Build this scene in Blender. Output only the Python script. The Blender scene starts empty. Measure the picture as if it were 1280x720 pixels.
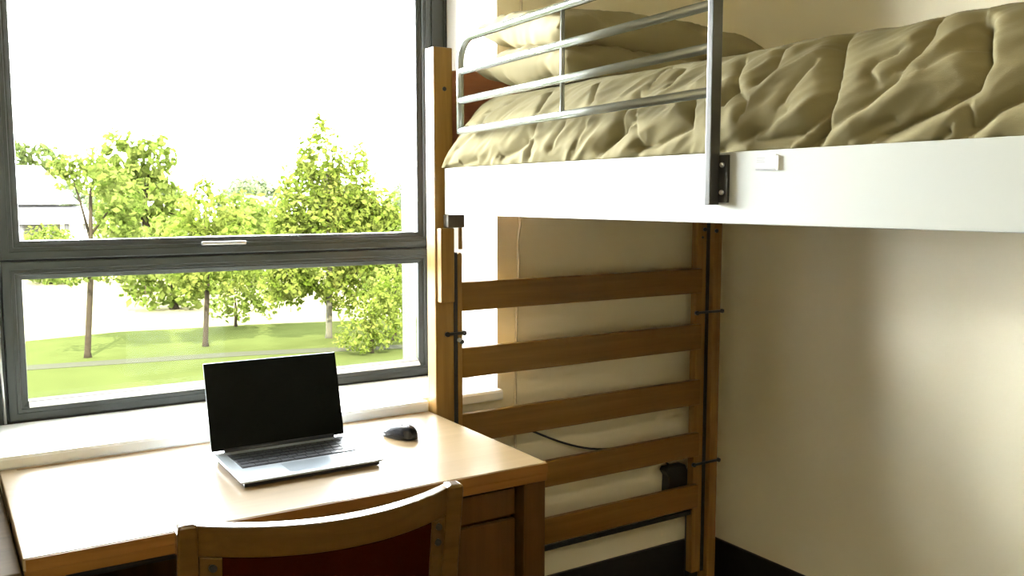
import bpy, bmesh, math, random
import numpy as np
from mathutils import Vector, Matrix, noise
FILL = 13  # emission strength of the added fill light
random.seed(7); rs = np.random.RandomState(7)
S = bpy.context.scene
COL = S.collection

# ---------------------------------------------------------------- materials
def nt(name):
    m = bpy.data.materials.new(name); m.use_nodes = True
    return m, m.node_tree, m.node_tree.nodes['Principled BSDF']
def plain(name, col, rough=.5, metal=0, bump=0, bscale=60, coat=0, vary=0, vscale=4, spec=None):
    m, t, b = nt(name)
    b.inputs['Base Color'].default_value = (*col, 1); b.inputs['Roughness'].default_value = rough
    b.inputs['Metallic'].default_value = metal; b.inputs['Coat Weight'].default_value = coat
    b.inputs['Coat Roughness'].default_value = .12
    if spec is not None: b.inputs['Specular IOR Level'].default_value = spec
    tc = t.nodes.new('ShaderNodeTexCoord')
    if vary:
        n = t.nodes.new('ShaderNodeTexNoise'); n.inputs['Scale'].default_value = vscale; n.inputs['Detail'].default_value = 4
        t.links.new(tc.outputs['Object'], n.inputs['Vector'])
        r = t.nodes.new('ShaderNodeMixRGB'); r.inputs[1].default_value = (*[c*(1-vary) for c in col], 1)
        r.inputs[2].default_value = (*[min(1, c*(1+vary)) for c in col], 1)
        t.links.new(n.outputs['Fac'], r.inputs[0]); t.links.new(r.outputs[0], b.inputs['Base Color'])
    if bump:
        n = t.nodes.new('ShaderNodeTexNoise'); n.inputs['Scale'].default_value = bscale; n.inputs['Detail'].default_value = 3
        t.links.new(tc.outputs['Object'], n.inputs['Vector'])
        bp = t.nodes.new('ShaderNodeBump'); bp.inputs['Strength'].default_value = bump; bp.inputs['Distance'].default_value = .002
        t.links.new(n.outputs['Fac'], bp.inputs['Height']); t.links.new(bp.outputs[0], b.inputs['Normal'])
    return m
def wood(name, c1, c2, axis, rough=.4, coat=0, scale=26, crough=.12):
    m, t, b = nt(name)
    tc = t.nodes.new('ShaderNodeTexCoord'); mp = t.nodes.new('ShaderNodeMapping')
    sc = [scale]*3; sc[axis] = scale*.06; mp.inputs['Scale'].default_value = sc
    n = t.nodes.new('ShaderNodeTexNoise'); n.inputs['Scale'].default_value = 1.6; n.inputs['Detail'].default_value = 6; n.inputs['Distortion'].default_value = .8
    r = t.nodes.new('ShaderNodeValToRGB'); r.color_ramp.elements[0].position = .3; r.color_ramp.elements[1].position = .72
    r.color_ramp.elements[0].color = (*c1, 1); r.color_ramp.elements[1].color = (*c2, 1)
    t.links.new(tc.outputs['Object'], mp.inputs[0]); t.links.new(mp.outputs[0], n.inputs['Vector'])
    t.links.new(n.outputs['Fac'], r.inputs[0]); t.links.new(r.outputs[0], b.inputs['Base Color'])
    b.inputs['Roughness'].default_value = rough; b.inputs['Coat Weight'].default_value = coat; b.inputs['Coat Roughness'].default_value = crough; b.inputs['Specular IOR Level'].default_value = .15
    return m
M = {}
M['wall'] = plain('wall_paint', (.82, .755, .55), .5, bump=.15, bscale=180)
M['backwall'] = plain('brown_wall_paint', (.80, .74, .58), .8)
M['ceil'] = plain('ceiling_paint', (.82, .79, .68), .9)
M['carpet'] = plain('dark_carpet', (.018, .014, .011), .95, bump=.8, bscale=400, vary=.3, vscale=120)
M['base'] = plain('black_vinyl', (.012, .010, .009), .5)
M['sill'] = plain('white_sill_paint', (.82, .82, .79), .35)
M['frame'] = plain('grey_green_aluminium', (.030, .035, .030), .42, spec=.35)
M['gasket'] = plain('black_gasket', (.02, .022, .02), .7)
M['steel'] = plain('brushed_steel', (.55, .56, .54), .3, metal=1)
M['render'] = plain('cream_render', (.026, .0215, .0135), .9, bump=.4, bscale=40)
M['oak_z'] = wood('oak_post', (.20, .105, .024), (.28, .155, .040), 2, .38, .25)
M['oak_x'] = wood('oak_rung', (.15, .076, .012), (.205, .106, .022), 0, .38, .15)
M['oak_ladder'] = M['oak_x']
M['maple'] = wood('maple_top', (.24, .165, .082), (.29, .205, .108), 0, .35, .6, 14, .2)
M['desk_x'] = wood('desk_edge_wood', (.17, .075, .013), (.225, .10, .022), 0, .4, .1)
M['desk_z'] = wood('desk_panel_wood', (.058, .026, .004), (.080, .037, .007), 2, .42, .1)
M['cabwood'] = wood('cabinet_wood', (.060, .038, .014), (.085, .055, .022), 0, .7)
M['chair_w'] = wood('chair_beech', (.070, .036, .005), (.095, .050, .009), 0, .28, 1.0, 22, .08)
M['maroon'] = plain('maroon_fabric', (.024, .004, .0015), .95, spec=0, bump=.5, bscale=500)
M['terra'] = wood('headboard_wood', (.21, .075, .035), (.27, .105, .05), 0, .5)
M['laminate'] = plain('white_laminate', (.39, .405, .37), .5)
M['tube'] = plain('grey_enamelled_steel', (.30, .32, .29), .26, metal=.6, coat=.5)
M['poststeel'] = plain('black_gloss_enamel', (.055, .057, .053), .3, metal=.2, coat=.5)
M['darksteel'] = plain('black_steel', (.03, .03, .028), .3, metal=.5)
M['bracket'] = plain('dark_bracket', (.10, .085, .06), .5)
M['quilt'] = plain('khaki_cotton', (.182, .156, .078), .85, spec=.15, bump=.25, bscale=700, vary=.06, vscale=6)
M['pillow'] = plain('khaki_pillow_cotton', (.25, .212, .115), .85, spec=.15, bump=.25, bscale=700)
M['matt'] = plain('mattress_ticking', (.5, .5, .45), .9)
M['alu'] = plain('laptop_aluminium', (.50, .56, .62), .35, metal=.6)
M['screen'] = plain('black_screen', (.004, .005, .004), .3, spec=.08)
M['keys'] = plain('dark_keys', (.03, .035, .045), .45)
M['rubber'] = plain('black_rubber', (.012, .012, .014), .5)
M['mouse'] = plain('glossy_black_plastic', (.012, .013, .018), .25)
M['plastic'] = plain('clear_grey_plastic', (.70, .70, .68), .3)
M['greyink'] = plain('grey_print', (.30, .30, .29), .6)
M['beige'] = plain('beige_cable', (.55, .48, .34), .6)
M['black'] = plain('black_plastic', (.014, .014, .013), .45)
M['lawn'] = plain('lawn_grass', (0.0334, 0.0410, 0.0122), .95, spec=0, vary=.25, vscale=.9)
M['field'] = plain('pale_field', (0.1254, 0.1178, 0.0669), .95, spec=0, vary=.12, vscale=.3)
M['path'] = plain('grey_path', (0.0342, 0.0357, 0.0243), .9, spec=0)
M['bark'] = plain('tree_bark', (0.0266, 0.0213, 0.0137), .9, spec=0, vary=.3, vscale=8)
M['palebark'] = plain('pale_bark', (0.0570, 0.0547, 0.0365), .9, spec=0, vary=.2, vscale=8)
M['white'] = plain('white_siding', (0.1824, 0.1748, 0.1672), .8)
M['roof'] = plain('pale_roof', (0.1824, 0.1786, 0.1824), .8)
def leaf(name, c, c2):
    m, t, b = nt(name)
    tc = t.nodes.new('ShaderNodeTexCoord')
    n = t.nodes.new('ShaderNodeTexNoise'); n.inputs['Scale'].default_value = 2.2; n.inputs['Detail'].default_value = 3
    t.links.new(tc.outputs['Object'], n.inputs['Vector'])
    r = t.nodes.new('ShaderNodeValToRGB'); r.color_ramp.elements[0].position = .35; r.color_ramp.elements[1].position = .65
    r.color_ramp.elements[0].color = (*c, 1); r.color_ramp.elements[1].color = (*c2, 1)
    t.links.new(n.outputs['Fac'], r.inputs[0])
    d = t.nodes.new('ShaderNodeBsdfDiffuse'); tr = t.nodes.new('ShaderNodeBsdfTranslucent'); mx = t.nodes.new('ShaderNodeMixShader')
    mx.inputs[0].default_value = .4
    t.links.new(r.outputs[0], d.inputs[0]); t.links.new(r.outputs[0], tr.inputs[0])
    t.links.new(d.outputs[0], mx.inputs[1]); t.links.new(tr.outputs[0], mx.inputs[2])
    t.links.new(mx.outputs[0], t.nodes['Material Output'].inputs[0])
    return m
M['leaf'] = leaf('spring_leaves', (0.0456, 0.0699, 0.0091), (0.1140, 0.1368, 0.0319))
M['leaf2'] = leaf('bright_leaves', (0.0494, 0.0745, 0.0076), (0.1216, 0.1406, 0.0289))
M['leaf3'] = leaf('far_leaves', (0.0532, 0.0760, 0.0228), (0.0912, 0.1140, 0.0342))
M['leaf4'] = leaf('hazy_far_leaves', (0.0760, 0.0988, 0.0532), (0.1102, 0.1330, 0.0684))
def glass():
    m = bpy.data.materials.new('window_glass'); m.use_nodes = True; t = m.node_tree; t.nodes.clear()
    o = t.nodes.new('ShaderNodeOutputMaterial'); a = t.nodes.new('ShaderNodeBsdfTransparent'); g = t.nodes.new('ShaderNodeBsdfGlossy')
    f = t.nodes.new('ShaderNodeFresnel'); f.inputs[0].default_value = 1.2; mx = t.nodes.new('ShaderNodeMixShader')
    a.inputs[0].default_value = (.985, .99, .985, 1); g.inputs['Roughness'].default_value = .01
    t.links.new(f.outputs[0], mx.inputs[0]); t.links.new(a.outputs[0], mx.inputs[1]); t.links.new(g.outputs[0], mx.inputs[2])
    t.links.new(mx.outputs[0], o.inputs[0]); return m
M['glass'] = glass()

# ---------------------------------------------------------------- helpers
def B(): return bmesh.new()
def box(bm, x0, x1, y0, y1, z0, z1, mi=0):
    vs = [bm.verts.new((x, y, z)) for z in (z0, z1) for y in (y0, y1) for x in (x0, x1)]
    for f in ((0, 2, 3, 1), (4, 5, 7, 6), (0, 1, 5, 4), (2, 6, 7, 3), (0, 4, 6, 2), (1, 3, 7, 5)):
        bm.faces.new([vs[i] for i in f]).material_index = mi
    return vs
def tube(bm, pts, r, n=12, caps=True):
    pts = [Vector(p) for p in pts]; rings = []
    rr = r if isinstance(r, (list, tuple)) else [r]*len(pts)
    up = None
    for i, p in enumerate(pts):
        t = (pts[min(i+1, len(pts)-1)] - pts[max(i-1, 0)]).normalized()
        if up is None:
            up = Vector((0, 0, 1)) if abs(t.z) < .9 else Vector((1, 0, 0))
        a = t.cross(up).normalized(); up = a.cross(t).normalized()
        rings.append([bm.verts.new(p + (a*math.cos(2*math.pi*k/n) + up*math.sin(2*math.pi*k/n))*rr[i]) for k in range(n)])
    for a, b in zip(rings, rings[1:]):
        for k in range(n):
            bm.faces.new((a[k], a[(k+1) % n], b[(k+1) % n], b[k])).smooth = True
    if caps:
        bm.faces.new(rings[0][::-1]); bm.faces.new(rings[-1])
def prism(bm, poly, axis, a0, a1):
    """poly: 2-D points in the plane normal to axis, extruded a0..a1"""
    def P(u, v, w):
        return {0: (w, u, v), 1: (u, w, v), 2: (u, v, w)}[axis]
    A = [bm.verts.new(P(u, v, a0)) for u, v in poly]; Bv = [bm.verts.new(P(u, v, a1)) for u, v in poly]
    n = len(poly)
    for i in range(n): bm.faces.new((A[i], A[(i+1) % n], Bv[(i+1) % n], Bv[i]))
    bm.faces.new(A[::-1]); bm.faces.new(Bv)
def cyl(bm, c, axis, r, h, n=20):
    c = Vector(c); d = [Vector((1, 0, 0)), Vector((0, 1, 0)), Vector((0, 0, 1))][axis]*h*.5
    tube(bm, [c-d, c+d], r, n)
def worldloc(o):
    v = Vector((0, 0, 0))
    while o is not None: v = v + o.location; o = o.parent
    return v
def obj(name, bm, mat, parent=None, bevel=0, loc=None, smooth=False, seg=2):
    """link one mesh object; geometry is given in world space, the origin goes to loc or the parent's"""
    bmesh.ops.recalc_face_normals(bm, faces=bm.faces)
    base = worldloc(parent) if parent else Vector((0, 0, 0))
    if loc is None:
        xs = [v.co for v in bm.verts]
        mn = Vector([min(v[i] for v in xs) for i in range(3)]); mxx = Vector([max(v[i] for v in xs) for i in range(3)])
        loc = Vector(((mn.x+mxx.x)/2, (mn.y+mxx.y)/2, mn.z))
    loc = Vector(loc)
    bmesh.ops.translate(bm, verts=bm.verts, vec=-loc)
    me = bpy.data.meshes.new(name); bm.to_mesh(me); bm.free()
    if smooth:
        for p in me.polygons: p.use_smooth = True
    for m_ in (mat if isinstance(mat, (list, tuple)) else [mat]): me.materials.append(m_)
    o = bpy.data.objects.new(name, me); COL.objects.link(o)
    o.location = loc - base
    if parent: o.parent = parent
    if bevel:
        b = o.modifiers.new('bevel', 'BEVEL'); b.width = bevel; b.segments = seg; b.limit_method = 'ANGLE'; b.angle_limit = .6
    return o
def thing(name, label, cat, loc, group=None):
    o = bpy.data.objects.new(name, None); COL.objects.link(o); o.location = loc; o.empty_display_size = .1
    o['label'] = label; o['category'] = cat
    if group: o['group'] = group
    return o
def tag(o, label, cat, group=None):
    o['label'] = label; o['category'] = cat
    if group: o['group'] = group
    return o
def struct(name, bm, mat, parent=None, bevel=0):
    o = obj(name, bm, mat, parent, bevel); o['kind'] = 'structure'; return o
def bx(*a):
    bm = B(); box(bm, *a); return bm

# ---------------------------------------------------------------- room shell
H = 2.60; YW = 2.345; XR = 2.36; XL = -1.7; YB = -2.3; YO = 2.665
struct('floor', bx(XL-.1, XR+.1, YB-.1, 2.80, -.12, 0), M['carpet'])
struct('ceiling', bx(XL-.1, XR+.1, YB-.1, 2.80, H, H+.12), M['ceil'])
struct('wall_right', bx(XR, XR+.12, YB-.1, 2.80, 0, H), M['wall'])
struct('wall_left', bx(XL-.12, XL, YB-.1, 2.80, 0, H), M['backwall'])
struct('wall_back', bx(XL, XR, YB-.12, YB, 0, H), M['backwall'])
OX0, OX1, OZ0, OZ1 = .085, 1.443, .762, 2.28
bm = B()
box(bm, XL, OX0, YW, YO+.04, 0, H); box(bm, OX1, XR, YW, YO+.04, 0, H)
box(bm, OX0, OX1, YW, YO+.04, 0, OZ0); box(bm, OX0, OX1, YW, YO+.04, OZ1, H)
struct('wall_window', bm, M['wall'])
bm = B(); EX0, EX1, EZ0, EZ1 = .17, 1.342, .80, 2.24
box(bm, XL-.1, EX0, YO+.042, 2.80, -3, H+.12); box(bm, EX1, XR+.1, YO+.042, 2.80, -3, H+.12)
box(bm, EX0, EX1, YO+.042, 2.80, -3, EZ0); box(bm, EX0, EX1, YO+.042, 2.80, EZ1, H+.12)
struct('wall_outside', bm, M['render'])
# window reveals: skylight glare put in as white sheets over the cream wall
for k_, x_ in ((3, OX1), (4, OX0)):
    d_ = -.0018 if k_ % 2 else .0018
    struct('trim_%d' % k_, bx(min(x_, x_+d_), max(x_, x_+d_), 2.3452, 2.6498, .7865, 2.2782), M['sill'])
# sill board and its nosing
struct('trim_1', bx(OX0+.002, OX1-.002, 2.352, 2.648, .763, .786), M['sill'], bevel=.001)
bm = B(); prism(bm, [(2.349, .786), (2.349, .757), (2.306, .757), (2.3045, .762), (2.3045, .780), (2.309, .7865), (2.349, .7875)], 0, XL+.002, 1.182)
prism(bm, [(2.349, .786), (2.349, .757), (2.322, .757), (2.3205, .762), (2.3205, .780), (2.325, .7865), (2.349, .7875)], 0, 1.247, 1.447)
struct('trim_2', bm, M['sill'])
# baseboards
struct('baseboard_right', bx(XR-.012, XR-.0005, YB, YW, 0, .138), M['base'], bevel=.003)
struct('baseboard_window', bx(.2, XR-.012, YW-.012, YW-.0005, 0, .150), M['base'], bevel=.003)

# ---------------------------------------------------------------- window
win = bpy.data.objects.new('window_1', None); COL.objects.link(win); win.location = (.764, 2.66, .787); win['kind'] = 'structure'
def sweep(bm, x0, x1, z0, z1, prof, closed=False):
    rings = []
    for d, y in prof:
        rings.append([bm.verts.new((x, y, z)) for x, z in ((x0+d, z0+d), (x1-d, z0+d), (x1-d, z1-d), (x0+d, z1-d))])
    pairs = list(zip(rings, rings[1:]))
    if closed: pairs.append((rings[-1], rings[0]))
    for a, b in pairs:
        for k in range(4): bm.faces.new((a[k], a[(k+1) % 4], b[(k+1) % 4], b[k]))
# fixed outer frame
bm = B()
JP = [(0, 2.705), (0, 2.652), (.010, 2.650), (.012, 2.656), (.020, 2.656), (.022, 2.650), (.055, 2.650), (.0555, 2.705)]
prism(bm, [(.088+a, b) for a, b in JP], 2, .787, 2.278); prism(bm, [(1.441-a, b) for a, b in JP], 2, .787, 2.278)
box(bm, .1437, 1.3853, 2.650, 2.705, 2.224, 2.278)
obj('outer_frame', bm, M['frame'], win)
SP = [(0, 2.662), (0, 2.652), (.003, 2.650), (.020, 2.650), (.0215, 2.653), (.030, 2.653), (.0315, 2.660), (.036, 2.660), (.047, 2.668), (.048, 2.672), (.048, 2.700), (0, 2.700)]
for nm, z0, z1 in (('lower_sash', .789, 1.2055), ('upper_sash', 1.2105, 2.222)):
    bm = B(); sweep(bm, .1455, 1.384, z0, z1, SP, True)
    s = obj(nm, bm, M['frame'], win)
    bm = B(); box(bm, .1455+.0485, 1.384-.0485, 2.678, 2.684, z0+.0485, z1-.0485)
    obj('pane', bm, M['glass'], s)
obj('gasket', bx(.146, 1.383, 2.668, 2.69, 1.2058, 1.2102), M['gasket'], win)
# light glazing bead along the bottom of the lower sash
bm = B(); prism(bm, [(2.6560, .8215), (2.6560, .8260), (2.6765, .8425), (2.6765, .8376)], 0, .1945, 1.3355)
obj('glazing_bead', bm, M['sill'], win)
bm = B(); box(bm, .644, .770, 2.636, 2.6495, 1.236, 1.246)
obj('pull_handle', bm, M['steel'], win, bevel=.003)
bm = B(); tube(bm, [(.137, 2.643, .789), (.1345, 2.641, .90), (.132, 2.641, 1.02)], .0032, 8); cyl(bm, (.132, 2.643, 1.03), 2, .005, .03, 10)
obj('stay_rod', bm, M['steel'], win)
# ---------------------------------------------------------------- bunk bed
bed = thing('loft_bed', 'oak loft bed with slatted end, white side rail and grey tubular guardrail', 'bed', (1.7, 1.2, 0))
def post(x0, x1, y0, y1, z1=1.781):
    o = obj('bed_post', bx(x0, x1, y0, y1, 0, z1), M['oak_z'], bed, bevel=.003); return o
post(1.182, 1.2405, 2.252, 2.3035)
post(2.256, 2.2935, 2.252, 2.3035, 1.50)
def stile(x0, x1, y0, y1, z0, z1):
    bm = B(); n = 8; c = (x0+x1)/2; r = (x1-x0)/2
    prism(bm, [(x0, z0), (x1, z0)] + [(c+r*math.cos(math.pi*k/n), z1-r+r*math.sin(math.pi*k/n)) for k in range(n+1)], 1, y0, y1)
    return obj('stile', bm, M['oak_z'], bed, bevel=.0015)
stile(1.2535, 1.2675, 2.252, 2.290, .25, 1.215)
stile(2.200, 2.242, 2.2745, 2.3035, .05, 1.33)
obj('post_channel', bx(1.2408, 1.2532, 2.2535, 2.296, .05, 1.215), M['black'], bed)
obj('post_channel', bx(2.2425, 2.2555, 2.272, 2.300, .05, 1.30), M['black'], bed)
for z0, z1 in ((1.047, 1.130), (.853, .940), (.660, .747), (.478, .561), (.295, .377)):
    obj('end_rung', bx(1.268, 2.206, 2.252, 2.2738, z0, z1), M['oak_x'], bed, bevel=.004, seg=3)
obj('dark_strip', bx(1.2685, 2.199, 2.279, 2.291, .262, .278), M['darksteel'], bed, bevel=.002)  # thin dark strip just below and behind the lowest rung
# short spacer piece in front of the near post and the dark block under the rail
obj('post_spacer', bx(1.187, 1.2290, 2.2260, 2.2515, 1.078, 1.285), M['oak_z'], bed, bevel=.002)
blk = obj('rail_block', bx(1.207, 1.2600, 2.222, 2.2510, 1.2865, 1.3225), M['bracket'], bed, bevel=.003)
obj('hook', bx(1.252, 1.2620, 2.2385, 2.2475, 1.225, 1.300), M['oak_z'], bed, bevel=.002)
def clamp(z, x0, x1, y):
    bm = B(); box(bm, x0, x1, y-.005, y, z-.004, z+.004); cyl(bm, (x0+.003, y-.003, z), 1, .007, .010, 12); cyl(bm, (x1-.003, y-.003, z), 1, .007, .010, 12)
    return obj('clamp', bm, M['darksteel'], bed)
clamp(.985, 1.214, 1.274, 2.2515); clamp(.980, 2.175, 2.298, 2.2515); clamp(.452, 2.175, 2.298, 2.2515)
for p in ((1.256, 2.249, .966), (1.264, 2.249, .960), (2.228, 2.270, 1.262), (2.262, 2.249, 1.257)):
    bm = B(); cyl(bm, p, 1, .0065, .006, 12); obj('bolt', bm, M['steel'] if p[2] == .966 else M['darksteel'], bed)
bm = B(); cyl(bm, (1.214, 2.251, 1.668), 1, .006, .003, 14); obj('bolt_hole', bm, M['black'], bed)
bm = B(); cyl(bm, (2.222, 2.2735, 1.235), 1, .004, .003, 10); obj('bolt_hole', bm, M['black'], bed)
# headboard between the posts
bm = B(); pts = [(1.2415, 1.40), (2.2555, 1.40), (2.2555, 1.46)]
for k in range(21):
    u = k/20; x = 2.2-(2.2-1.2415)*u; pts.append((x, 1.722+.016*math.sin(math.pi*u)))
prism(bm, pts, 1, 2.270, 2.290); obj('headboard', bm, M['terra'], bed, bevel=.003)
# rails
obj('side_rail', bx(1.205, 1.232, .15, 2.2375, 1.3235, 1.4505), M['laminate'], bed, bevel=.0015)
obj('side_rail', bx(2.262, 2.290, .15, 2.2515, 1.3235, 1.4505), M['laminate'], bed, bevel=.0015)
obj('bed_deck', bx(1.2325, 2.2615, .15, 2.2375, 1.335, 1.365), M['oak_x'], bed)
# foot end, same build
post(1.182, 1.245, .095, .1495, 1.50); post(2.256, 2.2935, .095, .1495, 1.50)
for z0, z1 in ((1.047, 1.130), (.853, .940), (.660, .747), (.478, .561), (.295, .377)):
    obj('end_rung', bx(1.2455, 2.2555, .11, .132, z0, z1), M['oak_x'], bed, bevel=.004, seg=3)
obj('foot_board', bx(1.2455, 2.2555, .11, .130, 1.3235, 1.4505), M['laminate'], bed, bevel=.002)
# guardrail
gr = bpy.data.objects.new('guardrail', None); COL.objects.link(gr); gr.parent = bed
gr.location = Vector((1.19, 1.6, 1.358)) - bed.location
YL, YR = 2.121, 1.207; XG = 1.191
def zb(zl, y): return zl + (YL-y)/(YL-YR)*.013
for zl in (1.545, 1.623, 1.698):
    bm = B(); tube(bm, [(XG, YL, zl), (XG, YR, zb(zl, YR))], .0095, 16); obj('bar', bm, M['tube'], gr)
bm = B(); p = [(XG, YL, 1.538), (XG, YL, 1.70)]
for k in range(1, 9):
    a = math.pi/2*k/8; p.append((XG, YL-.062*(1-math.cos(a)), 1.718+.062*math.sin(a)))
p += [(XG, 1.66, 1.7865), (XG, YR-.004, 1.793)]
tube(bm, p, .0098, 16); obj('end_tube', bm, M['tube'], gr)
bm = B(); tube(bm, [(XG, 1.662, 1.552), (XG, 1.662, 1.785)], .0052, 12); obj('thin_upright', bm, M['tube'], gr)
gp = obj('mounting_post', bx(1.1805, 1.2045, 1.193, 1.2065, 1.357, 1.815), M['poststeel'], gr, bevel=.0015)
mp = obj('mounting_plate', bx(1.1985, 1.2045, 1.168, 1.191, 1.361, 1.446), M['darksteel'], gr, bevel=.001)
for z in (1.428, 1.379):
    bm = B(); cyl(bm, (1.197, 1.180, z), 0, .0045, .004, 12); obj('screw', bm, M['steel'], gr)
# little label sleeve clipped to the white rail
lb = thing('label_holder', 'small clear label sleeve stuck on the white bed rail', 'label holder', (1.204, 1.09, 1.42))
obj('sleeve', bx(1.2025, 1.2048, 1.062, 1.108, 1.419, 1.443), M['laminate'], lb, bevel=.0005)
obj('lower_lip', bx(1.2015, 1.2048, 1.058, 1.106, 1.4165, 1.4190), M['greyink'], lb)
obj('side_clip', bx(1.2010, 1.2048, 1.056, 1.0605, 1.4165, 1.4400), M['plastic'], lb)
bm = B()
for k, w in enumerate((.018, .015, .017)): box(bm, 1.2019, 1.2024, 1.104-w, 1.104, 1.4365-.0035*k, 1.4380-.0035*k)
obj('insert', bm, M['greyink'], lb)

# ---------------------------------------------------------------- mattress and comforter
tag(obj('mattress', bx(1.262, 2.245, .20, 2.215, 1.3655, 1.575), M['matt'], bevel=.03, seg=4), 'thick mattress under the khaki comforter on the loft bed', 'mattress')
prof = [(1.245, 1.44), (1.228, 1.455), (1.222, 1.49), (1.228, 1.53), (1.245, 1.575), (1.272, 1.615), (1.31, 1.638), (1.36, 1.648), (1.45, 1.651), (1.7, 1.655), (2.0, 1.648), (2.20, 1.632), (2.252, 1.60), (2.255, 1.46)]
FOLDS = [
(16, 13, [(1.004, 0.235), (0.995, 0.198), (0.97, 0.128), (0.97, 0.094), (0.994, 0.031), (1.009, 0.015)]),
(9, 10, [(0.837, 0.235), (0.83, 0.187), (0.836, 0.154), (0.856, 0.135)]),
(20, 16, [(0.748, 0.19), (0.725, 0.123), (0.737, 0.092), (0.775, 0.07), (0.827, 0.049), (0.879, 0.025)]),
(18, 16, [(0.656, 0.079), (0.703, 0.056), (0.737, 0.027)]),
(7, 7, [(0.876, 0.161), (0.901, 0.149), (0.912, 0.132), (0.898, 0.121)]),
(12, 12, [(0.859, 0.111), (0.911, 0.078), (0.977, 0.046), (0.998, 0.027)]),
(9, 10, [(0.975, 0.09), (1.011, 0.054), (1.054, 0.027)]),
(8, 8, [(1.117, 0.229), (1.117, 0.171), (1.143, 0.142)]),
(8, 8, [(1.03, 0.159), (1.054, 0.13), (1.071, 0.1)]),
(10, 9, [(1.202, 0.189), (1.192, 0.141), (1.211, 0.109)]),
(12, 12, [(1.293, 0.116), (1.285, 0.072), (1.322, 0.061), (1.384, 0.041), (1.438, 0.037)]),
(8, 8, [(1.49, 0.12), (1.503, 0.083), (1.535, 0.044)]),
(6, 6, [(1.82, 0.118), (1.82, 0.069), (1.836, 0.037)]),
(12, 14, [(1.848, 0.071), (1.901, 0.05), (1.966, 0.04)]),
(6, 6, [(1.703, 0.1), (1.746, 0.051)]),
(6, 7, [(1.621, 0.094), (1.66, 0.048)]),
(5, 6, [(1.632, 0.201), (1.618, 0.153)]),
(6, 7, [(1.827, 0.203), (1.824, 0.145)]),
(4, 6, [(2.083, 0.17), (1.992, 0.191)]),
(14, 12, [(1.564, 0.035), (1.548, 0.047), (1.481, 0.077)]),
(10, 14, [(1.032, 0.042), (1.098, 0.035), (1.138, 0.034)]),
(8, 8, [(1.195, 0.138), (1.156, 0.111), (1.159, 0.089)]),
(6, 7, [(1.441, 0.188), (1.436, 0.235), (1.386, 0.233)]),
(5, 7, [(1.383, 0.165), (1.376, 0.21)]),
(10, 10, [(0.771, 0.031), (0.795, 0.011), (0.812, 0.002)]),
(7, 8, [(0.738, 0.056), (0.747, 0.016)]),
(8, 12, [(0.815, 0.129), (0.774, 0.155), (0.747, 0.162)]),
(7, 9, [(2.079, 0.036), (2.146, 0.023), (2.212, 0.025)]),
(7, 9, [(1.209, 0.02), (1.099, 0.06), (1.06, 0.082)]),
(8, 10, [(0.941, 0.022), (0.895, 0.044), (0.866, 0.054)]),
(5, 8, [(2.16, 0.071), (2.09, 0.111), (2.085, 0.145)]),
(5, 8, [(1.463, 0.146), (1.454, 0.096), (1.435, 0.062)]),
]
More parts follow.
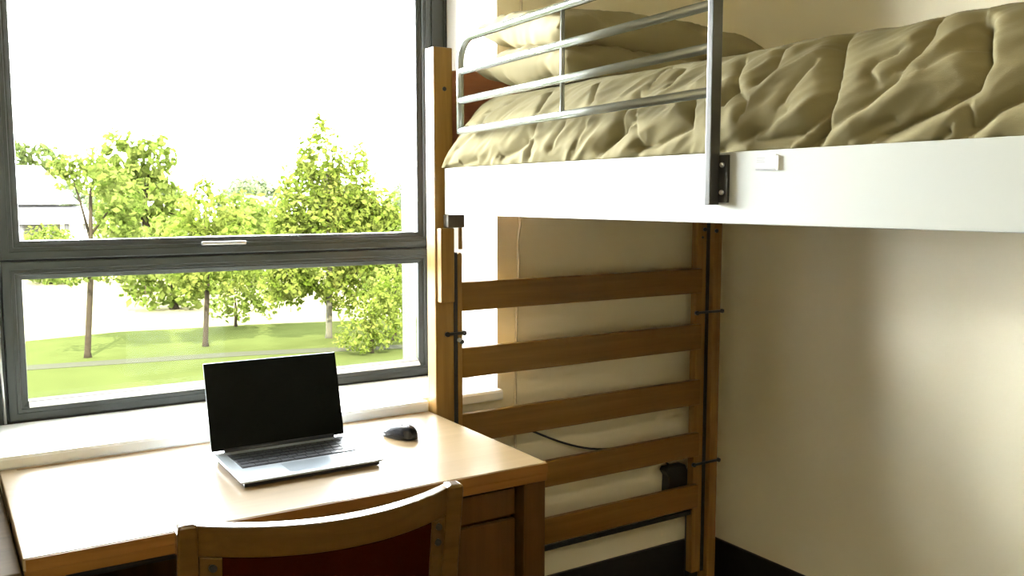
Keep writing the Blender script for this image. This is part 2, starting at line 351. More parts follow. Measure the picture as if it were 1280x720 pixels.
def comforter():
    P = np.array(prof); L = np.concatenate([[0], np.cumsum(np.hypot(*np.diff(P, axis=0).T))])
    s = np.concatenate([np.linspace(0, .36, 96), np.linspace(.36, L[-1], 50)[1:]])
    # smooth the profile
    ss = np.linspace(0, L[-1], 400); px = np.interp(ss, L, P[:, 0]); pz = np.interp(ss, L, P[:, 1])
    for _ in range(8):
        px[1:-1] = (px[:-2]+px[1:-1]+px[2:])/3; pz[1:-1] = (pz[:-2]+pz[1:-1]+pz[2:])/3
    X = np.interp(s, ss, px); Z = np.interp(s, ss, pz)
    dx = np.gradient(X, s); dz = np.gradient(Z, s); n_ = np.hypot(dx, dz); NX = -dz/n_; NZ = dx/n_
    ys = np.concatenate([np.linspace(.19, .5, 60), np.linspace(.5, 2.236, 560)[1:]])
    Y, SS = np.meshgrid(ys, s, indexing='ij')
    D = np.zeros_like(Y)
    for dep, wid, pts in FOLDS:
        dep /= 1000.; w = wid/1000.
        best = np.full(Y.shape, 9.); sgn = np.zeros(Y.shape)
        for (y0, s0), (y1, s1) in zip(pts, pts[1:]):
            ey, es = y1-y0, s1-s0; l2 = ey*ey+es*es
            t = np.clip(((Y-y0)*ey+(SS-s0)*es)/l2, 0, 1)
            qy, qs = Y-(y0+t*ey), SS-(s0+t*es); d = np.hypot(qy, qs)
            sd = (ey*qs-es*qy)*(1 if es < 0 else -1)
            m = d < best; best = np.where(m, d, best); sgn = np.where(m, sd, sgn)
        # valley, with a plump ridge on its window side
        D -= 1.25*dep*np.where(sgn > 0, np.exp(-(best/(1.5*w))**1.5), np.exp(-(best/(.62*w))**2))
        if dep > .0085: D -= .32*dep*np.exp(-(best/.0042)**2)
        D += .35*dep*np.exp(-((best-3.2*w)/(1.6*w))**2)*np.clip(.5+sgn/(2*w), 0, 1)
    q = Y*.54+SS*.84; p = -Y*.84+SS*.54
    N = np.zeros_like(Y)
    for i in range(Y.shape[0]):
        for j in range(100):
            a = noise.noise(Vector((q[i, j]*22, p[i, j]*6, 1.3))); b = noise.noise(Vector((q[i, j]*48, p[i, j]*13, 5.1)))
            c = noise.noise(Vector((Y[i, j]*7, SS[i, j]*7, 9.)))
            N[i, j] = (1-2*abs(a))*.006 + (1-2*abs(b))*.0028 + c*.006
    fade = np.clip((.30-SS)/.10, .25, 1); N[:, 100:] = 0
    # hem: gathers along the lower edge
    D += N*fade
    D *= np.clip(SS/.018, .15, 1)
    e = np.clip((Y-2.12)/.122, 0, 1); e = np.sqrt(np.clip(1-e**2.6, 0, 1))*.9+.1
    out = .030*np.clip((Y-2.02)/.2, 0, 1)*np.clip((.13-SS)/.13, 0, 1)
    XX = X[None, :]+NX[None, :]*D - out; ZZ = Z[None, :]+NZ[None, :]*D
    ZZ = np.where(Y > 2.12, 1.44+(ZZ-1.44)*e, ZZ)
    XX = np.maximum(XX, 1.1995+(Y > 2.02)*-.03*(np.clip((Y-2.02)/.2, 0, 1)))
    ZZ = np.where((XX < 1.236) & (ZZ < 1.4518), 1.4518, ZZ)
    bm = B(); g = [[bm.verts.new((XX[i, j], Y[i, j], ZZ[i, j])) for j in range(len(s))] for i in range(len(ys))]
    for i in range(len(ys)-1):
        for j in range(len(s)-1): bm.faces.new((g[i][j], g[i][j+1], g[i+1][j+1], g[i+1][j]))
    bm.faces.new(g[-1]); bm.faces.new(g[0][::-1])
    o = obj('comforter', bm, M['quilt'], smooth=True)
    return o
tag(comforter(), 'wrinkled khaki comforter spread over the loft bed', 'comforter')

def pillow(name, label, c, L, W, T, rot, seed, amp=1.0):
    bm = B(); n = 46; vs = {}
    for side in (1, -1):
        for i in range(n+1):
            for j in range(n+1):
                u = -1+2*i/n; v = -1+2*j/n
                if side == -1 and (i in (0, n) or j in (0, n)): vs[side, i, j] = vs[1, i, j]; continue
                pin = 1-.07*(1-abs(v)**2)*abs(u)**6; pin2 = 1-.09*(1-abs(u)**2)*abs(v)**6
                x = u*L/2*pin; y = v*W/2*pin2
                h = (max(0, 1-abs(u)**3.2)**.62)*(max(0, 1-abs(v)**2.8)**.62)*T/2
                w = noise.noise(Vector((x*7+seed, y*7, side*3)))*.012 + (1-2*abs(noise.noise(Vector((x*9-y*6+seed, x*5+y*12, side*5)))))*.008*min(1, h/.02)
                edge = abs(u)**4
                w += edge*(1-2*abs(noise.noise(Vector((y*22+seed, x*4, 2)))))*.010*min(1, h/.01)
                vs[side, i, j] = bm.verts.new((x, y, side*(h + (w*amp if h > .001 else 0))))
        for i in range(n):
            for j in range(n):
                f = [vs[side, i, j], vs[side, i+1, j], vs[side, i+1, j+1], vs[side, i, j+1]]
                bm.faces.new(f if side == 1 else f[::-1])
    R_ = Matrix.Rotation(rot[2], 4, 'Z') @ Matrix.Rotation(rot[1], 4, 'Y') @ Matrix.Rotation(rot[0], 4, 'X')
    bm.transform(Matrix.Translation(c) @ R_)
    o = obj(name, bm, M['pillow'], smooth=True); tag(o, label, 'pillow', 'pillows at the head of the loft bed'); return o
R = math.radians
pillow('pillow', 'khaki pillow on top of the other pillow beside the headboard', (1.69, 2.02, 1.802), .78, .43, .125, (R(9), R(1), R(-2)), 3.0, 1.3)
pillow('pillow', 'khaki pillow lying under the other pillow on the comforter', (1.64, 1.995, 1.702), .74, .44, .125, (R(4), R(1), R(2)), 11.0, 1.3)

# ---------------------------------------------------------------- desk
dk = thing('desk', 'light maple topped wooden desk under the window', 'desk', (.64, 1.99, 0))
bm = B(); prism(bm, [(.102, 1.7035), (1.176, 1.6935), (1.1795, 2.2975), (.1015, 2.3005)], 2, .7375, .76)
top = obj('desktop', bm, M['maple'], dk, bevel=.002)
bm = B(); prism(bm, [(.104, 1.7025), (.1755, 1.7018), (1.1755, 1.6925), (1.1755, 1.7175), (.104, 1.7275)], 2, .717, .7370)
obj('apron', bm, M['desk_x'], dk, bevel=.002)
bm = B(); prism(bm, [(.106, 1.7000), (1.1765, 1.6900), (1.1765, 1.6930), (.106, 1.7030)], 2, .7372, .7585)
obj('edge_band', bm, M['desk_x'], dk)
obj('back_strip', bx(.135, 1.16, 2.282, 2.288, .7602, .7608), M['desk_x'], dk)
for x0, x1, y0, y1 in ((.104, .166, 1.706, 1.756), (1.116, 1.1745, 1.698, 1.748), (.114, .166, 2.24, 2.29), (1.12, 1.176, 2.19, 2.247)):
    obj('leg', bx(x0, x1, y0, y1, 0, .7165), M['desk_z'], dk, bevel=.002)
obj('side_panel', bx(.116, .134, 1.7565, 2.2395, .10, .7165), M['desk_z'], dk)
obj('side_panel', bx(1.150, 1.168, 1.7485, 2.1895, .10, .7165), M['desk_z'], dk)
# metal slide in the knee space
obj('keyboard_slide', bx(.167, .79, 1.745, 1.760, .690, .700), M['darksteel'], dk, bevel=.002)
obj('knee_panel', bx(.167, .81, 2.20, 2.215, .35, .7165), M['desk_z'], dk)
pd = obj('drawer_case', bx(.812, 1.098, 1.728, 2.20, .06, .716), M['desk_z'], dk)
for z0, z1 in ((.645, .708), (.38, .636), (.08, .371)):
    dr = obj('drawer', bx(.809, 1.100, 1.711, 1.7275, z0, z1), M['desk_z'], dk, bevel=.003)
    zc = (z0+z1)/2
    bm = B(); prism(bm, [(.825, 1.7105), (.835, 1.694), (.925, 1.694), (.935, 1.7105), (.92, 1.7105), (.915, 1.701), (.845, 1.701), (.84, 1.7105)], 2, zc-.006, zc+.006)
    obj('handle', bm, M['steel'], dr)

# wooden low cabinet at the desk's left
ct = thing('low_cabinet', 'low wooden cabinet to the left of the desk', 'cabinet', (-.16, 1.95, 0))
obj('body', bx(-.38, .0935, 1.72, 2.29, .05, .715), M['desk_z'], ct, bevel=.003)
obj('top', bx(-.39, .0995, 1.70, 2.295, .7155, .738), M['cabwood'], ct, bevel=.003)
obj('plinth', bx(-.36, .07, 1.75, 2.28, 0, .0495), M['black'], ct)
for z0, z1 in ((.39, .70), (.07, .375)):
    d = obj('drawer', bx(-.37, .078, 1.703, 1.7195, z0, z1), M['oak_x'], ct, bevel=.003)
    bm = B(); tube(bm, [(-.20, 1.702, (z0+z1)/2), (-.20, 1.68, (z0+z1)/2), (-.09, 1.68, (z0+z1)/2), (-.09, 1.702, (z0+z1)/2)], .005, 8); obj('handle', bm, M['steel'], d)

# ---------------------------------------------------------------- laptop
lt = thing('laptop', 'open silver laptop with a black screen on the desk', 'laptop', (.686, 2.0, .7605))
bm = B(); z0, z1 = .7705, .7755
prism(bm, [(.522, 1.876), (.528, 1.872), (.842, 1.872), (.848, 1.876), (.850, 2.118), (.526, 2.128)], 2, z0, z1)
base = obj('base', bm, M['alu'], lt, bevel=.002)
bm = B(); prism(bm, [(.530, 1.880), (.840, 1.880), (.842, 2.11), (.534, 2.118)], 2, .7615, .7703); obj('bottom_cover', bm, M['rubber'], lt, bevel=.001)
for fx, fy in ((.55, 1.90), (.82, 1.90), (.55, 2.09), (.82, 2.09)):
    bm = B(); cyl(bm, (fx, fy, .7609), 2, .006, .0010, 12); obj('foot', bm, M['rubber'], lt)
kb = obj('keyboard_bed', bx(.552, .824, 1.972, 2.092, .7755, .7762), M['rubber'], lt)
bm = B(); rows = [14, 14, 13, 12, 9]
for r_, nk in enumerate(rows):
    y1 = 2.089-r_*.0235; y0 = y1-(.020)
    w = .268/nk
    for k in range(nk):
        a = .554+k*w; box(bm, a+.0012, a+w-.0012, y0, y1-.001, .7763, .7776)
obj('keys', bm, M['keys'], kb)['kind'] = 'stuff'
obj('touchpad', bx(.635, .745, 1.888, 1.962, .7755, .7758), plain('touchpad', (.41, .47, .53), .28, .6), lt)
bm = B(); cyl(bm, (.688, 2.121, .778), 0, .0055, .27, 14); obj('hinge', bm, M['keys'], lt)
# lid: built flat then leaned back about the hinge line
def lid_part(name, x0, x1, a0, a1, t0, t1, mat, par, bev):
    bm = B(); box(bm, x0, x1, t0, t1, a0, a1)
    bm.transform(Matrix.Translation((.688, 2.124, .7785)) @ Matrix.Rotation(R(-1.3), 4, 'Z') @ Matrix.Rotation(R(-16), 4, 'X'))
    return obj(name, bm, mat, par, bevel=bev)
lid = lid_part('lid', -.163, .163, .0, .208, 0, .005, M['alu'], lt, .0015)
lid_part('screen', -.1625, .1625, .0005, .2073, -.0012, -.0001, M['screen'], lid, 0)

# ---------------------------------------------------------------- mouse
ms = thing('computer_mouse', 'small glossy black computer mouse on the desk', 'computer mouse', (.985, 2.075, .7605))
def mouse_mesh():
    bm = B(); n, m_ = 28, 14; rings = []
    L, W, Hh = .104, .056, .033
    for i in range(m_+1):
        ph = math.pi/2*i/m_; ring = []
        for k in range(n):
            th = 2*math.pi*k/n; c, s_ = math.cos(th), math.sin(th)
            e = .75; cx = math.copysign(abs(c)**e, c); sy = math.copysign(abs(s_)**e, s_)
            r_ = math.cos(ph)**.55 if i < m_ else 0
            x = cx*L/2*r_; y = sy*W/2*r_*(1-.14*math.cos(math.pi*cx*.6)*.6)
            z = math.sin(ph)**.8*Hh*(1-.20*cx*r_*.9-.10*cx*cx)
            ring.append(bm.verts.new((x, y, .7615+z)))
        rings.append(ring)
    for a, b in zip(rings, rings[1:]):
        for k in range(n): bm.faces.new((a[k], a[(k+1) % n], b[(k+1) % n], b[k]))
    bm.faces.new(rings[0][::-1]); bmesh.ops.remove_doubles(bm, verts=bm.verts, dist=1e-5)
    return bm
MT = Matrix.Translation((.985, 2.078, 0)) @ Matrix.Rotation(R(112), 4, 'Z')
bm = mouse_mesh(); bm.transform(MT); obj('shell', bm, M['mouse'], ms, smooth=True)
bm = B(); cyl(bm, (.030, 0, .7845), 1, .008, .007, 18); bm.transform(MT); obj('scroll_wheel', bm, M['alu'], ms)
bm = B(); box(bm, .002, .020, -.0012, .0012, .790, .7938); bm.transform(MT); obj('button_seam', bm, M['steel'], ms)

# ---------------------------------------------------------------- chair
ch = thing('desk_chair', 'wooden chair with curved top rail and maroon padded back facing the desk', 'chair', (.56, 1.60, 0))
A_ = Vector((.312, 1.452)); C_ = Vector((.772, 1.404)); ax = (C_-A_).normalized(); nrm = Vector((ax.y, -ax.x))   # nrm points to the room
Lc = (C_-A_).length
def bow(u, off=0, sag=.088):   # u in 0..1 along the back
    p = A_+ax*Lc*u + nrm*(sag*4*u*(1-u)*.98 + off); return p
def curved(name, u0, u1, z0, z1, t, mat, lean=.0, n=28, parent=ch, top_drop=0, bev=.004, off0=0):
    bm = B(); rings = []
    for k in range(n+1):
        u = u0+(u1-u0)*k/n; a = bow(u, off0); b = bow(u, off0-t)
        zt = z1 - top_drop*0
        rings.append([bm.verts.new((a.x+nrm.x*lean*(z-.85), a.y+nrm.y*lean*(z-.85), z)) for z in (z0, zt)] +
                     [bm.verts.new((b.x+nrm.x*lean*(z-.85), b.y+nrm.y*lean*(z-.85), z)) for z in (zt, z0)])
    for a, b in zip(rings, rings[1:]):
        for k in range(4): bm.faces.new((a[k], a[(k+1) % 4], b[(k+1) % 4], b[k]))
    bm.faces.new(rings[0][::-1]); bm.faces.new(rings[-1])
    return obj(name, bm, mat, parent, bevel=bev, seg=3)
LEAN = .16
curved('top_rail', .036, .964, .803, .856, .026, M['chair_w'], LEAN, bev=.0022)
curved('back_stile', .045, .115, .60, .8025, .020, M['chair_w'], LEAN, 4, bev=.002)
curved('back_stile', .885, .955, .60, .8025, .020, M['chair_w'], LEAN, 4, bev=.002)
curved('lower_rail', .045, .955, .555, .5995, .020, M['chair_w'], LEAN)
curved('back_pad', .1155, .8845, .600, .8025, .024, M['maroon'], LEAN, bev=.003, off0=-.003)
for u, zz in ((.085, .785), (.915, .790), (.915, .760)):
    p = bow(u, .002); bm = B(); cyl(bm, (p.x+nrm.x*LEAN*(zz-.85), p.y+nrm.y*LEAN*(zz-.85), zz), 1, .006, .008, 12); obj('bolt', bm, M['darksteel'], ch)
def rear_leg(p):
    bm = B(); prev = None
    prof_ = [(0, .06, .017), (.25, .02, .018), (.45, -.02, .019), (.65, -.010, .018), (.845, .0, .0160), (.855, .0015, .0150), (.8605, .002, .0125)]
    for z, o_, hw in prof_:
        # o_: towards the room
        c = p+nrm*(o_ if z > .5 else o_) ; c = c + nrm*LEAN*(z-.85)*(1 if z > .45 else .45/.45)
        ring = [bm.verts.new((c.x+ax.x*sx*hw+nrm.x*sy*hw*1.1, c.y+ax.y*sx*hw+nrm.y*sy*hw*1.1, z)) for sx, sy in ((-1, -1), (1, -1), (1, 1), (-1, 1))]
        if prev:
            for k in range(4): bm.faces.new((prev[k], prev[(k+1) % 4], ring[(k+1) % 4], ring[k]))
        else: bm.faces.new(ring[::-1])
        prev = ring
    bm.faces.new(prev); return obj('rear_leg', bm, M['chair_w'], ch, bevel=.005, seg=3)
rear_leg(A_+ax*.004); rear_leg(C_-ax*.004)
fw = -nrm
def P2(a, b): q = A_+ax*a+fw*b; return q
def quad(a0, a1, b0, b1): return [tuple(P2(a, b)) for a, b in ((a0, b0), (a1, b0), (a1, b1), (a0, b1))]
bm = B(); prism(bm, quad(.0, Lc-.03, .075, .44), 2, .425, .47); obj('seat_cushion', bm, M['maroon'], ch, bevel=.018, seg=4)
bm = B(); prism(bm, quad(.02, Lc-.04, .085, .43), 2, .38, .4248); obj('seat_frame', bm, M['chair_w'], ch, bevel=.003)
for a in (.02, Lc-.075):
    bm = B(); prism(bm, quad(a, a+.035, .385, .42), 2, 0, .3798); obj('front_leg', bm, M['chair_w'], ch, bevel=.004)
    bm = B(); prism(bm, quad(a+.008, a+.027, .07, .3845), 2, .17, .20); obj('stretcher', bm, M['chair_w'], ch, bevel=.003)

# ---------------------------------------------------------------- cables, adapter
bm = B(); tube(bm, [(1.523, 2.338, 2.595), (1.523, 2.338, 1.9), (1.513, 2.337, 1.36), (1.518, 2.334, 1.29), (1.508, 2.334, 1.23), (1.514, 2.336, 1.17), (1.507, 2.338, 1.0), (1.503, 2.338, .74), (1.500, 2.338, .156)], .0042, 10)
tag(obj('wall_cable', bm, M['beige']), 'beige cable running straight down the wall beside the window', 'cable')
ad = thing('power_adapter', 'black power adapter plugged into the wall low behind the slats', 'power adapter', (2.17, 2.34, .31))
bm = B(); prism(bm, [(2.115, .325), (2.205, .315), (2.235, .345), (2.235, .395), (2.205, .415), (2.195, .437), (2.112, .437), (2.104, .425), (2.118, .405)], 1, 2.3065, 2.3445)
obj('body', bm, M['black'], ad, bevel=.004)
bm = B(); box(bm, 2.2355, 2.27, 2.310, 2.3445, .34, .41); obj('plug', bm, M['black'], ad, bevel=.004)
bm = B(); tube(bm, [(2.25, 2.325, .345), (2.252, 2.322, .30), (2.248, 2.32, .253)], .006, 8); obj('cord', bm, M['black'], ad)
bm = B(); c = []
for k in range(25):
    t = k/24; x = 1.522+.628*t; z = .66-.12*math.sin(min(1, t*1.7)*math.pi/2)+(.0 if t < .6 else -.11*((t-.6)/.4)**2); c.append((x, 2.338-.02*math.sin(math.pi*t), z))
tube(bm, c, .0035, 8)
obj('cord', bm, M['black'], ad)
tag(obj('flat_case', bx(2.215, 2.30, 2.306, 2.330, .001, .245), M['black'], bevel=.006), 'flat black case standing on the floor in the room corner', 'case')

# ---------------------------------------------------------------- outdoors
ZG = -3.0
def ground(name, poly, z, mat):
    bm = B(); prism(bm, poly, 2, z-.3, z); o = struct(name, bm, mat); return o
ground('field', [(-60, 2.9), (120, 2.9), (220, 170), (-60, 170)], ZG-.03, M['field'])
bm = B(); pts = [(-14, 2.95), (40, 2.95), (40, 26.5), (22, 28.5), (15, 29.6), (9, 31.2), (5, 31.8), (2, 31.2), (-3, 30.5), (-14, 30)]
prism(bm, pts, 2, ZG-.05, ZG); struct('lawn', bm, M['lawn'])
bm = B(); A = [(-6, 29.1), (1.69, 26.65), (7.2, 25.75), (11.1, 24.6), (16, 22.8), (24, 19)]
prism(bm, A + [(x+.1, y-.75) for x, y in A[::-1]], 2, ZG-.01, ZG+.012); struct('path', bm, M['path'])

def foliage(bm, blobs, dens, size, seed):
    r = np.random.RandomState(seed)
    for (cx, cy, cz, rx, ry, rz) in blobs:
        n = int(dens*(rx*ry+ry*rz+rx*rz))
        for _ in range(n):
            v = r.normal(size=3); v /= np.linalg.norm(v); rad = r.uniform(.45, 1)**.6*(1+.16*math.sin(7*v[0]+3*v[2]+cx)+r.normal()*.07)
            p = Vector((cx+v[0]*rx*rad, cy+v[1]*ry*rad, cz+v[2]*rz*rad))
            nn = Vector(v*.6+r.normal(size=3)*.6+np.array([0, 0, .25])).normalized()
            a = nn.orthogonal().normalized(); q = Matrix.Rotation(r.uniform(0, 6.28), 3, nn); a = q @ a; b = nn.cross(a)
            s_ = size*r.uniform(.6, 1.3)
            bm.faces.new([bm.verts.new(p+a*s_), bm.verts.new(p+b*s_*.62), bm.verts.new(p-a*s_), bm.verts.new(p-b*s_*.62)])
def tree(name, label, base, trunk_top, rt, blobs, dens, size, lmat, bmat, seed, group=None, branches=True):
    t = thing(name, label, 'tree' if 'tree' in name else 'bush', base, group)
    bm = B(); b = Vector(base); tp = Vector(trunk_top); mid = b.lerp(tp, .5)+Vector((rt*.5, 0, 0))
    tube(bm, [b+Vector((0, 0, -.1)), b+Vector((0, 0, .15)), mid, tp], [rt*1.5, rt, rt*.85, rt*.45], 10)
    if branches:
        for bl in blobs[:7]:
            s0 = b.lerp(tp, .62+.05*(hash(bl[0]) % 3)); e_ = Vector(bl[:3])
            tube(bm, [s0, s0.lerp(e_, .5)+Vector((0, 0, .1)), e_], [rt*.45, rt*.3, rt*.12], 6)
    obj('trunk', bm, bmat, t)
    bm = B(); foliage(bm, blobs, dens, size, seed); obj('foliage', bm, lmat, t)
    return t
G = ZG
# left lawn tree: bare trunk low, crown above
tree('lawn_tree', 'slim lawn tree with a bare dark trunk, leftmost through the lower pane', (3.46, 27.1, G), (3.72, 27.1, 1.6), .085,
     [(3.75, 27.1, 1.95, .85, .8, .62), (4.55, 27.2, 1.35, .65, .7, .7), (4.35, 27.2, .5, .7, .8, .75), (4.7, 27, -.1, .65, .8, .75), (3.2, 27, 2.2, .5, .5, .4), (3.0, 27, -.75, .75, .6, .22), (4.2, 27, -.75, .55, .6, .25)], 260, .10, M['leaf'], M['bark'], 1)
tree('lawn_tree', 'round middle lawn tree with crown just below the horizon', (6.67, 27.3, G), (6.8, 27.3, .4), .08,
     [(6.8, 27.3, .95, .75, .8, .85), (6.2, 27.2, .1, .75, .8, .75), (7.4, 27.3, .2, .8, .8, .8), (6.6, 27.1, -.7, .85, .8, .7), (7.6, 27.2, -.85, .6, .7, .6), (6.15, 27, -.95, .5, .6, .5), (6.75, 27.2, 1.65, .3, .3, .35)], 260, .10, M['leaf2'], M['bark'], 2)
tree('large_tree', 'largest bright green tree, with pale trunk, right of the window view', (10.35, 26.9, G), (10.6, 27.4, 2.2), .10,
     [(10.4, 27.4, 2.55, .75, .8, 1.05), (9.7, 27.3, 1.4, .8, .9, 1.0), (11.3, 27.5, 1.75, .9, .9, 1.0), (12.1, 27.5, .9, .95, .9, 1.05), (10.6, 27.2, .5, 1.2, 1.1, 1.1), (9.3, 27.2, .1, .9, .9, .9), (11.8, 27.3, -.4, 1.2, 1.1, .95), (10.2, 27.1, -.95, 1.2, 1.1, .8), (9.15, 27, -1.2, .65, .8, .65), (13.0, 27.6, .2, .7, .8, .8), (9.9, 27.4, 2.4, .4, .4, .6), (10.35, 27.4, 3.5, .25, .25, .45), (11.7, 27.5, 2.6, .35, .35, .5), (12.8, 27.5, -1.3, .9, .9, .8), (9.8, 27.2, .9, 1.1, 1., 1.1), (11.4, 27.2, .5, 1.2, 1., 1.2), (9.2, 27.2, -1.1, .8, .9, .9), (11.0, 27.2, -1.6, 1.0, 1., .7), (12.6, 27.2, .3, .9, .9, 1.0)], 300, .10, M['leaf2'], M['palebark'], 3)
tree('leafy_bush', 'low rounded bush at the right foot of the largest tree', (10.35, 23.6, G), (10.35, 23.6, -1.9), .05,
     [(10.0, 23.6, -2.45, .75, .6, .55), (10.7, 23.6, -2.2, .7, .6, .7), (10.4, 23.5, -1.6, .65, .5, .55), (11.1, 23.8, -1.3, .6, .5, .65)], 420, .07, M['leaf2'], M['bark'], 4, branches=False)
tree('slender_tree', 'slender yellowish tree beside the right window edge', (11.9, 25.4, G), (12.0, 25.4, -.2), .07,
     [(12.0, 25.4, -.2, .6, .6, .8), (11.6, 25.4, -1.3, .8, .7, .75), (12.2, 25.4, -2.1, .7, .6, .6)], 330, .085, M['leaf'], M['bark'], 5)
tree('leafy_bush', 'loose light green bush between the two larger lawn trees', (8.6, 31.0, G), (8.6, 31.0, -2.0), .05,
     [(8.6, 31, -2.2, .9, .7, .6), (9.6, 31, -1.9, .9, .7, .8), (9.2, 31, -1.0, 1.0, .7, .7), (8.2, 31, -1.3, .7, .6, .6)], 260, .095, M['leaf'], M['bark'], 14, branches=False)
# trees around the house
tree('garden_tree', 'tall leafy tree standing just right of the white house', (8.2, 44, G), (8.2, 44, 2.5), .22,
     [(7.4, 44, 3.0, 1.3, 1.2, 1.3), (8.6, 44, 3.1, 1.0, 1.2, 1.1), (6.9, 44, 2.1, 1.0, 1.0, 1.0), (8.4, 44, 1.4, 1.5, 1.3, 1.2), (9.6, 44, .6, 1.3, 1.2, 1.0), (7.3, 44, .6, 1.0, 1.0, .9)], 90, .2, M['leaf'], M['bark'], 6)
tree('garden_tree', 'leafy tree rising behind the white house roof', (5.4, 72, G), (5.4, 72, 3), .3,
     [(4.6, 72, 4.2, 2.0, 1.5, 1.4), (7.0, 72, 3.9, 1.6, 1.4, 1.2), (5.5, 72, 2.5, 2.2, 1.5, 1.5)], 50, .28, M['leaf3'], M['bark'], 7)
g_b = [(0, 0, 2.6, 1.5, 1.2, 1.2), (-1.1, 0, 1.7, 1.1, 1.1, 1.0), (1.2, 0, 1.9, 1.2, 1.1, 1.1), (0, 0, .9, 1.8, 1.3, .9)]
def copy_tree(root, loc, sc, rz, label, group):
    r_ = root.copy(); COL.objects.link(r_); r_.location = loc; r_.scale = sc; r_.rotation_euler = (0, 0, rz); r_['label'] = label
    r_['group'] = group
    for ch_ in root.children:
        c_ = ch_.copy(); COL.objects.link(c_); c_.parent = r_
    return r_
GL = 'mid-distance shrubby tree on the far side of the pale field'
proto = tree('field_tree', GL, (8.0, 37.5, G), (8.0, 37.5, -.2), .15, [(8.0+a, 37.5+b, G+c, d, e_, f) for a, b, c, d, e_, f in g_b], 110, .17, M['leaf'], M['bark'], 8, 'trees along the far side of the field')
for x, y, s_ in ((14.2, 49, 1.25), (20.8, 49, 1.3), (27.4, 49, 1.2), (11.2, 58, 1.05), (17.8, 58, 1.1), (24.4, 58, 1.15), (5.0, 52, .8)):
    copy_tree(proto, (x, y, G), (s_*1.1, s_, s_), x*2.3, GL, 'trees along the far side of the field')
FL = 'hazy distant tree in the line at the horizon'
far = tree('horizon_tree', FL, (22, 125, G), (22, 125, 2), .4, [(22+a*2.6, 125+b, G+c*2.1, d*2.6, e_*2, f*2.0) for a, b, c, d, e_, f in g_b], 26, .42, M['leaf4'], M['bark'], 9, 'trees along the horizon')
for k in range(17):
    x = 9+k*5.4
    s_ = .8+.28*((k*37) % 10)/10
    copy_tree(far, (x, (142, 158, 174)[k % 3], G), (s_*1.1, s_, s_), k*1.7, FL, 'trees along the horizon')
# house with a porch
hs = thing('house', 'white house with a pale hipped roof and columned porch, at left', 'house', (2.5, 62, G))
obj('wall', bx(-3.5, 6.6, 61, 67, G, .95), M['white'], hs)
bm = B(); v = [bm.verts.new(p) for p in ((-4, 60.2, .99), (7.7, 60.2, .99), (7.7, 68, .99), (-4, 68, .99), (-1, 64, 3.35), (6.0, 64, 3.35))]
for f in ((0, 1, 5, 4), (1, 2, 5), (2, 3, 4, 5), (3, 0, 4), (3, 2, 1, 0)): bm.faces.new([v[i] for i in f])
obj('roof', bm, M['roof'], hs)
bm = B(); v = [bm.verts.new(p) for p in ((-4, 57.4, .18), (8.0, 57.4, .18), (8.0, 60.9, .88), (-4, 60.9, .88), (-4, 57.4, -.12), (8.0, 57.4, -.12), (8.0, 60.9, -.12), (-4, 60.9, -.12))]
for f in ((0, 1, 2, 3), (4, 7, 6, 5), (0, 4, 5, 1), (1, 5, 6, 2), (3, 7, 4, 0), (2, 6, 7, 3)): bm.faces.new([v[i] for i in f])
obj('porch_roof', bm, M['roof'], hs)
for x in (4.3, 5.55, 6.6, 7.6):
    bm = B(); cyl(bm, (x, 57.8, (-.12+G)/2), 2, .13, -.12-G, 10); obj('column', bm, M['white'], hs)
for x in (.5, 3.2):
    w_ = obj('window', bx(x, x+1.2, 60.95, 60.999, -1.6, -.3), M['gasket'], hs)
for nm, lab, x0, x1, y0, z1, rz in (('farm_shed', 'small pale shed with a gabled roof left of the middle lawn tree', 14.6, 18.2, 78, .3, 1.5), ('farm_shed', 'small pale shed with a gabled roof right of the middle lawn tree', 22.8, 26.0, 80, .6, 1.6), ('farm_shed', 'white rounded shed beside the porch of the white house', 10.4, 12.6, 66, -.6, .8)):
    h_ = thing(nm, lab, 'shed', ((x0+x1)/2, y0+2, G))
    obj('wall', bx(x0, x1, y0, y0+4, G, z1), M['white'], h_)
    bm = B(); prism(bm, [(x0-.3, z1+.002), (x1+.3, z1+.002), ((x0+x1)/2+.4, z1+rz*.6), ((x0+x1)/2-.4, z1+rz*.6)], 1, y0-.3, y0+4.3); obj('roof', bm, M['roof'], h_)
    obj('door', bx((x0+x1)/2-.5, (x0+x1)/2+.5, y0-.05, y0-.001, G, G+2.1), M['greyink'], h_)

# ---------------------------------------------------------------- light
W = bpy.data.worlds.new('sky'); S.world = W; W.use_nodes = True
t = W.node_tree; bg = t.nodes['Background']
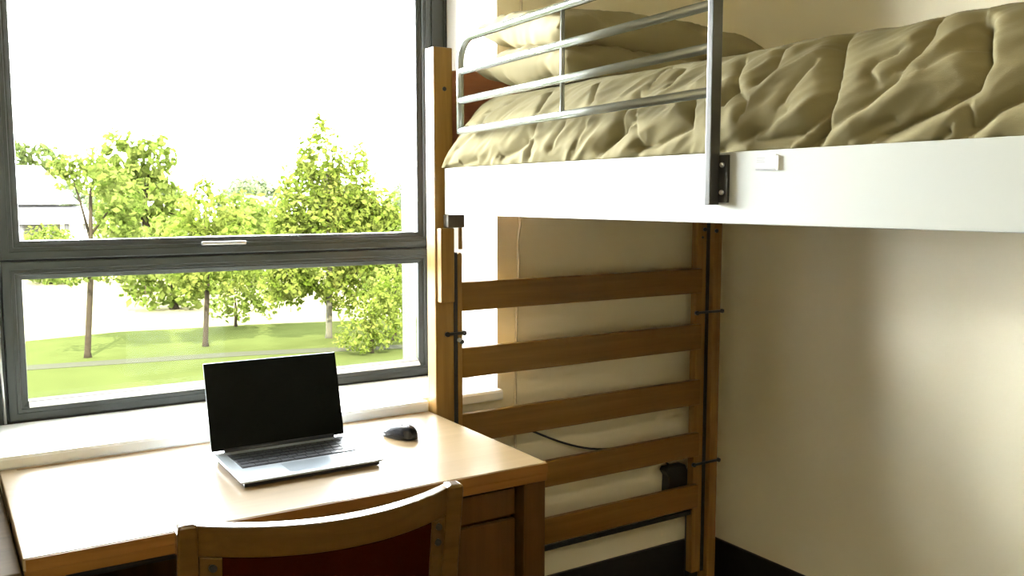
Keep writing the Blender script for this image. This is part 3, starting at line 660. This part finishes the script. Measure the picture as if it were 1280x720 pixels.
# hazy bright sky: brightest low over the fields, dimmer overhead and behind the building
tc = t.nodes.new('ShaderNodeTexCoord'); sp = t.nodes.new('ShaderNodeSeparateXYZ'); t.links.new(tc.outputs['Generated'], sp.inputs[0])
a = t.nodes.new('ShaderNodeMapRange'); a.inputs['From Min'].default_value = .10; a.inputs['From Max'].default_value = .60; a.inputs['To Min'].default_value = 1; a.inputs['To Max'].default_value = .24; a.interpolation_type = 'SMOOTHSTEP'
b = t.nodes.new('ShaderNodeMapRange'); b.inputs['From Min'].default_value = -.2; b.inputs['From Max'].default_value = .5; b.inputs['To Min'].default_value = .2; b.inputs['To Max'].default_value = 1; b.interpolation_type = 'SMOOTHSTEP'
t.links.new(sp.outputs['Z'], a.inputs[0]); t.links.new(sp.outputs['Y'], b.inputs[0])
mu = t.nodes.new('ShaderNodeMath'); mu.operation = 'MULTIPLY'; t.links.new(a.outputs[0], mu.inputs[0]); t.links.new(b.outputs[0], mu.inputs[1])
m2 = t.nodes.new('ShaderNodeMath'); m2.operation = 'MULTIPLY'; m2.inputs[1].default_value = 33.0; t.links.new(mu.outputs[0], m2.inputs[0])
bg.inputs[0].default_value = (.96, 1.0, 1.02, 1); t.links.new(m2.outputs[0], bg.inputs[1])
sun = bpy.data.lights.new('sun', 'SUN'); sun.energy = 11; sun.angle = R(.6); sun.color = (1, .95, .84)
so = bpy.data.objects.new('sun', sun); COL.objects.link(so)
so.rotation_euler = Vector((.28, .80, -.95)).to_track_quat('-Z', 'Y').to_euler(); so.location = (0, -10, 20)

# unseen glowing panel added under the ceiling as fill light for the room
cl = thing('fill_light', 'long glowing panel added under the ceiling as fill light', 'fill light', (-.3, -.5, 2.5))
obj('fill_case', bx(-.95, .35, -.62, -.38, 2.535, 2.599), M['sill'], cl, bevel=.006)
em = bpy.data.materials.new('fill_glow'); em.use_nodes = True
e_ = em.node_tree.nodes['Principled BSDF']; e_.inputs['Emission Color'].default_value = (1, .86, .60, 1); e_.inputs['Emission Strength'].default_value = FILL
obj('fill_panel', bx(-.93, .33, -.60, -.40, 2.515, 2.5345), em, cl, bevel=.006)

# ---------------------------------------------------------------- camera
cam = bpy.data.cameras.new('camera'); co = bpy.data.objects.new('camera', cam); COL.objects.link(co); S.camera = co
co.location = (0, 0, 1.37); co.rotation_euler = (R(90-5.667), 0, R(-32.52))
cam.sensor_fit = 'HORIZONTAL'; cam.sensor_width = 36; cam.lens = 36*1138.6/1280; cam.clip_start = .02; cam.clip_end = 500
S.view_settings.view_transform = 'Standard'; S.view_settings.look = 'None'; S.view_settings.gamma = 1; S.view_settings.use_curve_mapping = False
S.view_settings.exposure = 1.7
S.cycles.use_denoising = True; S.cycles.max_bounces = 10; S.cycles.diffuse_bounces = 6; S.cycles.transparent_max_bounces = 12
